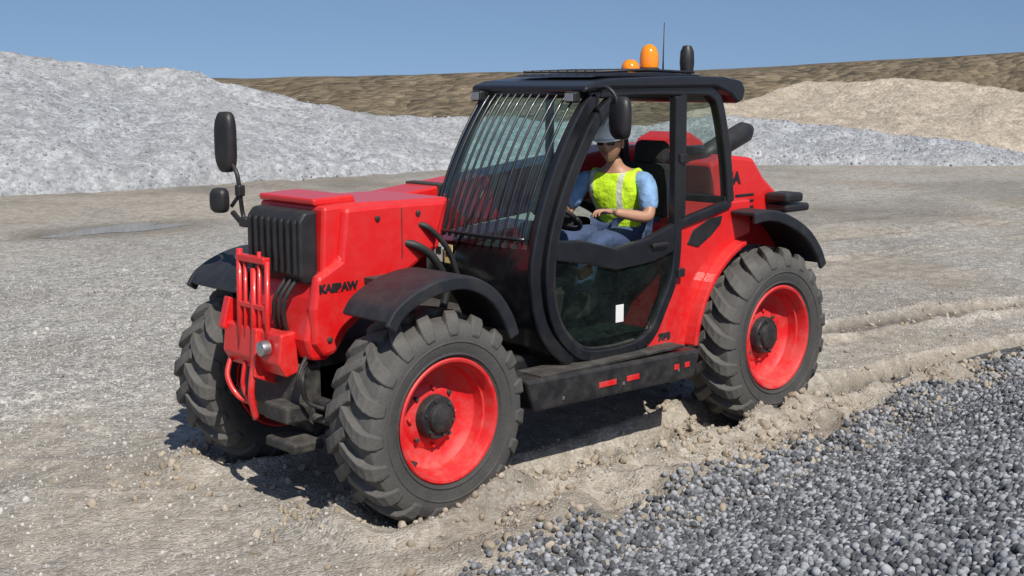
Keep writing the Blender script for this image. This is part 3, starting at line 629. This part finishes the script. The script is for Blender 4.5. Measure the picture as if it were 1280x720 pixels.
tube('joystick',[(-.12,.03,1.45),(-.10,.04,1.60)],.014,BLK,TH);rbox('joystick_knob',(-.10,.04,1.63),(.045,.045,.075),BLK,bv=.018)
tube('steering_column',[(.34,.40,1.25),(.12,.40,1.55)],.035,BLK,TH)
swc=V((.11,.42,1.585));swn=V((-.55,0,.83)).normalized();e1=V((0,1,0));e2=swn.cross(e1).normalized()
tube('steering_wheel',[swc+(e1*math.cos(a)+e2*math.sin(a))*.18 for a in [2*math.pi*i/32 for i in range(33)]],.016,BLK,TH,seg=8)
for a in (0,2.1,4.2): tube('wheel_spoke',[swc,swc+(e1*math.cos(a)+e2*math.sin(a))*.18],.011,BLK,TH,seg=6)
rbox('orange_pouch',(.12,.70,1.24),(.12,.05,.07),ORG,(0,20,0),.015)
tube('pedal',[(.38,.5,.84),(.32,.5,.98)],.02,DARK,TH)
# ============================================================ OPERATOR
OP=empty('machine_operator')
def fabric(name,col,rough=.85,hv=False):
    m,nt,b=newmat(name);g=N(nt,'ShaderNodeNewGeometry');n=noise(nt,13,3,.5,g.outputs['Position'])
    c=mixc(nt,ramp(nt,n.outputs[0],[(.3,0.),(.7,1.)]).outputs[0],tuple(k*.72 for k in col),tuple(min(1,k*1.12) for k in col))
    if hv:
        sp=N(nt,'ShaderNodeSeparateXYZ');nt.links.new(g.outputs['Position'],sp.inputs[0])
        def band(src,c_,w_):
            return math_(nt,'LESS_THAN',math_(nt,'ABSOLUTE',math_(nt,'SUBTRACT',src,c_)),w_)
        bb=math_(nt,'MAXIMUM',band(sp.outputs[2],1.58,.022),math_(nt,'MULTIPLY',math_(nt,'MAXIMUM',band(sp.outputs[1],.53,.018),band(sp.outputs[1],.33,.018)),math_(nt,'GREATER_THAN',sp.outputs[2],1.60)))
        c=mixc(nt,bb,c,(.55,.56,.45))
    nt.links.new(c,b.inputs['Base Color']);b.inputs['Roughness'].default_value=rough
    bp=N(nt,'ShaderNodeBump');bp.inputs['Strength'].default_value=.7;bp.inputs['Distance'].default_value=.035;nt.links.new(n.outputs[0],bp.inputs['Height']);nt.links.new(bp.outputs[0],b.inputs['Normal']);return m
VEST=fabric('hivis_vest',(.60,.90,.02),.7,True);SHIRT=fabric('blue_shirt',(.22,.38,.62));JEAN=fabric('work_trousers',(.05,.08,.16));BOOT=fabric('boot',(.05,.035,.02))
SKIN,nt,b=newmat('skin');b.inputs['Roughness'].default_value=.5
sg=N(nt,'ShaderNodeTexCoord');sn=noise(nt,18,3,.5,sg.outputs['Object']);nt.links.new(mixc(nt,sn.outputs[0],(.38,.19,.12),(.47,.26,.17)),b.inputs['Base Color'])
def skinmesh(name,verts,edges,rad,mats,sub=2,root=0):
    me=bpy.data.meshes.new(name+'_s');me.from_pydata([tuple(q) for q in verts],edges,[]);o=bpy.data.objects.new(name+'_s',me);COL.objects.link(o)
    md=o.modifiers.new('s','SKIN');md.use_smooth_shade=True
    if not me.skin_vertices:
        bm=bmesh.new();bm.from_mesh(me);bm.verts.layers.skin.verify();bm.to_mesh(me);bm.free()
    for i,r in enumerate(rad):
        d=me.skin_vertices[0].data[i];d.radius=(r,r);d.use_root=(i==root)
    s=o.modifiers.new('u','SUBSURF');s.levels=sub;s.render_levels=sub
    dg=bpy.context.evaluated_depsgraph_get();nm=bpy.data.meshes.new_from_object(o.evaluated_get(dg));bpy.data.objects.remove(o)
    nm.materials.clear()
    for m in mats: nm.materials.append(m)
    for p in nm.polygons: p.use_smooth=True
    o=link(bpy.data.objects.new(name,nm),OP);return o
Bv=[(-.60,.40,1.40),(-.57,.41,1.54),(-.52,.42,1.68),(-.48,.43,1.79),(-.44,.44,1.885),(-.42,.45,1.97),
 (-.55,.64,1.80),(-.46,.74,1.55),(-.22,.64,1.60),
 (-.36,.22,1.79),(-.30,.12,1.55),(-.12,.25,1.62),
 (-.55,.50,1.38),(-.12,.55,1.40),(.02,.55,1.00),(.16,.55,.93),
 (-.55,.30,1.38),(-.12,.26,1.40),(.06,.26,1.00),(.20,.26,.93)]
Be=[(0,1),(1,2),(2,3),(3,4),(4,5),(3,6),(6,7),(7,8),(3,9),(9,10),(10,11),(0,12),(12,13),(13,14),(14,15),(0,16),(16,17),(17,18),(18,19)]
Br=[.14,.14,.145,.10,.056,.05,.055,.050,.03,.055,.050,.03,.095,.072,.05,.04,.095,.072,.05,.04]
skinmesh('body',Bv,Be,Br,[SKIN],3)
L2=lambda a,b_,t: tuple(a[i]*(1-t)+b_[i]*t for i in range(3))
skinmesh('hivis_vest',[Bv[0],Bv[1],Bv[2],Bv[3],L2(Bv[3],Bv[6],.72),L2(Bv[3],Bv[9],.72),L2(Bv[3],Bv[4],.35)],[(0,1),(1,2),(2,3),(3,4),(3,5),(3,6)],[.175,.178,.198,.160,.088,.088,.075],[VEST],3)
skinmesh('sleeve_l',[L2(Bv[3],Bv[6],.5),Bv[6],L2(Bv[6],Bv[7],.5),L2(Bv[6],Bv[7],.86)],[(0,1),(1,2),(2,3)],[.07,.083,.074,.066],[SHIRT],2)
skinmesh('sleeve_r',[L2(Bv[3],Bv[9],.5),Bv[9],L2(Bv[9],Bv[10],.5),L2(Bv[9],Bv[10],.86)],[(0,1),(1,2),(2,3)],[.07,.083,.074,.066],[SHIRT],2)
skinmesh('trousers',[Bv[0],Bv[12],Bv[13],L2(Bv[13],Bv[14],.9),Bv[16],Bv[17],L2(Bv[17],Bv[18],.9)],[(0,1),(1,2),(2,3),(0,4),(4,5),(5,6)],[.175,.108,.086,.06,.108,.086,.06],[JEAN],3)
for a_,b_ in ((14,15),(18,19)): skinmesh('boot',[L2(Bv[a_-1],Bv[a_],.75),Bv[a_],Bv[b_]],[(0,1),(1,2)],[.062,.058,.05],[BOOT],2)
def hand(nm,wr,fwd,up,side,curl=1.0):
    f_=V(fwd).normalized();s_=V(side);s_=(s_-f_*s_.dot(f_)).normalized();u_=f_.cross(s_) if f_.cross(s_).dot(V(up))>0 else s_.cross(f_)
    vs=[V(wr),V(wr)+f_*.035];ed=[(0,1)];rd=[.026,.028]
    Ls=[(.036,.024,.018),(.041,.027,.02),(.038,.025,.019),(.029,.019,.016)]
    for k in range(4):
        off=(1.5-k)*.020
        b0=V(wr)+f_*(.085-abs(k-1)*.004)+s_*off
        vs.append(V(wr)+f_*.055+s_*off*.9);rd.append(.0135);ed.append((1,len(vs)-1));vs.append(b0);rd.append(.0105);ed.append((len(vs)-2,len(vs)-1))
        ang=.35*curl;p=b0
        for li,l in enumerate(Ls[k]):
            d=f_*math.cos(ang)-u_*math.sin(ang);p=p+d*l;vs.append(p);rd.append(.0092-.0008*li);ed.append((len(vs)-2,len(vs)-1));ang+=(.75 if li==0 else .65)*curl
    t0=V(wr)+f_*.03+s_*.028-u_*.005;vs.append(t0);rd.append(.014);ed.append((1,len(vs)-1))
    for dd,l in ((f_*.6+s_*.7-u_*.3,.032),(f_*.85+s_*.2-u_*.5,.028),(f_*.8-s_*.05-u_*.6,.022)):
        t0=t0+dd.normalized()*l;vs.append(t0);rd.append(.010);ed.append((len(vs)-2,len(vs)-1))
    skinmesh(nm,vs,ed,rd,[SKIN],1)
hand('left_hand',(-.215,.638,1.602),(.16,-.075,.03),(0,0,1),(0,-1,0));hand('right_hand',(-.115,.252,1.622),(.16,.02,.02),(0,0,1),(0,1,0))
HD=bpy.data.objects.new('head',None);COL.objects.link(HD);HD.parent=OP;HD.location=(-.355,.475,2.05);HD.rotation_euler=(0,math.radians(6),math.radians(24));HD.scale=(1.06,1.06,1.06)
bm=bmesh.new();bmesh.ops.create_uvsphere(bm,u_segments=40,v_segments=28,radius=1)
for v_ in bm.verts:
    x_,y_,z_=v_.co
    lowf=max(0,-z_);w_=1-.28*lowf**1.4
    X=x_*.098*(1-.10*lowf);Yv=y_*.078*w_;Z=z_*.122
    if x_>0:
        X+= .012*math.exp(-((z_+.85)/.22)**2)*math.exp(-(y_/.35)**2)
        X+= .024*math.exp(-((z_+.17)/.14)**2)*math.exp(-(y_/.16)**2)
        X+= .011*math.exp(-((z_-.05)/.2)**2)*math.exp(-(y_/.13)**2)
        X-= .010*math.exp(-((z_-.08)/.12)**2)*math.exp(-((abs(y_)-.36)/.18)**2)
        X+= .006*math.exp(-((z_-.28)/.1)**2)
        X+= .007*math.exp(-((z_+.5)/.07)**2)*math.exp(-(y_/.3)**2)
        X-= .004*math.exp(-((z_+.44)/.03)**2)*math.exp(-(y_/.3)**2)
    v_.co=(X,Yv,Z)
me=bpy.data.meshes.new('face');bm.to_mesh(me);bm.free();me.materials.append(SKIN);me.polygons.foreach_set('use_smooth',[True]*len(me.polygons));link(bpy.data.objects.new('face',me),HD)
LIP=fabric('lips',(.35,.12,.09));HAIR=fabric('hair',(.03,.02,.012));HELM=paint('helmet_white',(.88,.87,.84),.3,dust=.05,zfade=3)
SUN_=paint('sunglasses_black',(.006,.006,.006),.1,dust=0)
for s in (1,-1):
    lathe('ear',[(-.006,0),(-.006,.022),(.004,.028),(.008,.02),(.004,0)],SKIN,HD,loc=(-.005,s*.079,-.005),seg=16).scale=(.75,1,1.15)
    box('sunglass_lens',(.088,s*.032,.012),(.012,.052,.036),SUN_,HD,.008,(0,0,s*14));tube('sunglass_arm',[(.085,s*.058,.015),(.0,s*.081,.01)],.003,SUN_,HD,seg=6)
box('sunglass_bridge',(.098,0,.018),(.008,.02,.008),SUN_,HD,.002);box('mouth',(.088,0,-.056),(.01,.042,.007),LIP,HD,.003)
lathe('hair_band',[(-.02,.0),(-.02,.06),(-.01,.088),(.06,.094),(.08,.05),(.08,0)],HAIR,HD,axis='z',loc=(-.022,0,.0),seg=28).scale=(.9,.86,1)
lathe('hard_hat',[(0,.118),(.03,.117),(.06,.108),(.09,.088),(.11,.058),(.12,.02),(.121,0)],HELM,HD,axis='z',loc=(-.004,0,.035),seg=32).scale=(1.08,.93,.95)
mk('hat_brim',[(math.cos(a)*(.128*1.05 + (.045*max(0,math.cos(a))**2 if r_ else -.03))-.004,math.sin(a)*(.115 if r_ else .09),.036-(.012*max(0,math.cos(a)) if r_ else 0)+h_) for h_ in (0,.006) for r_ in (0,1) for a in [2*math.pi*i/36 for i in range(36)]],
   [(l*36+i,l*36+(i+1)%36,m_*36+(i+1)%36,m_*36+i) for (l,m_) in ((0,1),(1,3),(3,2)) for i in range(36)],HELM,HD)
tube('hat_ridge',[(.1,0,.10),(.05,0,.146),(-.02,0,.158),(-.09,0,.12)],.01,HELM,HD,k=4)
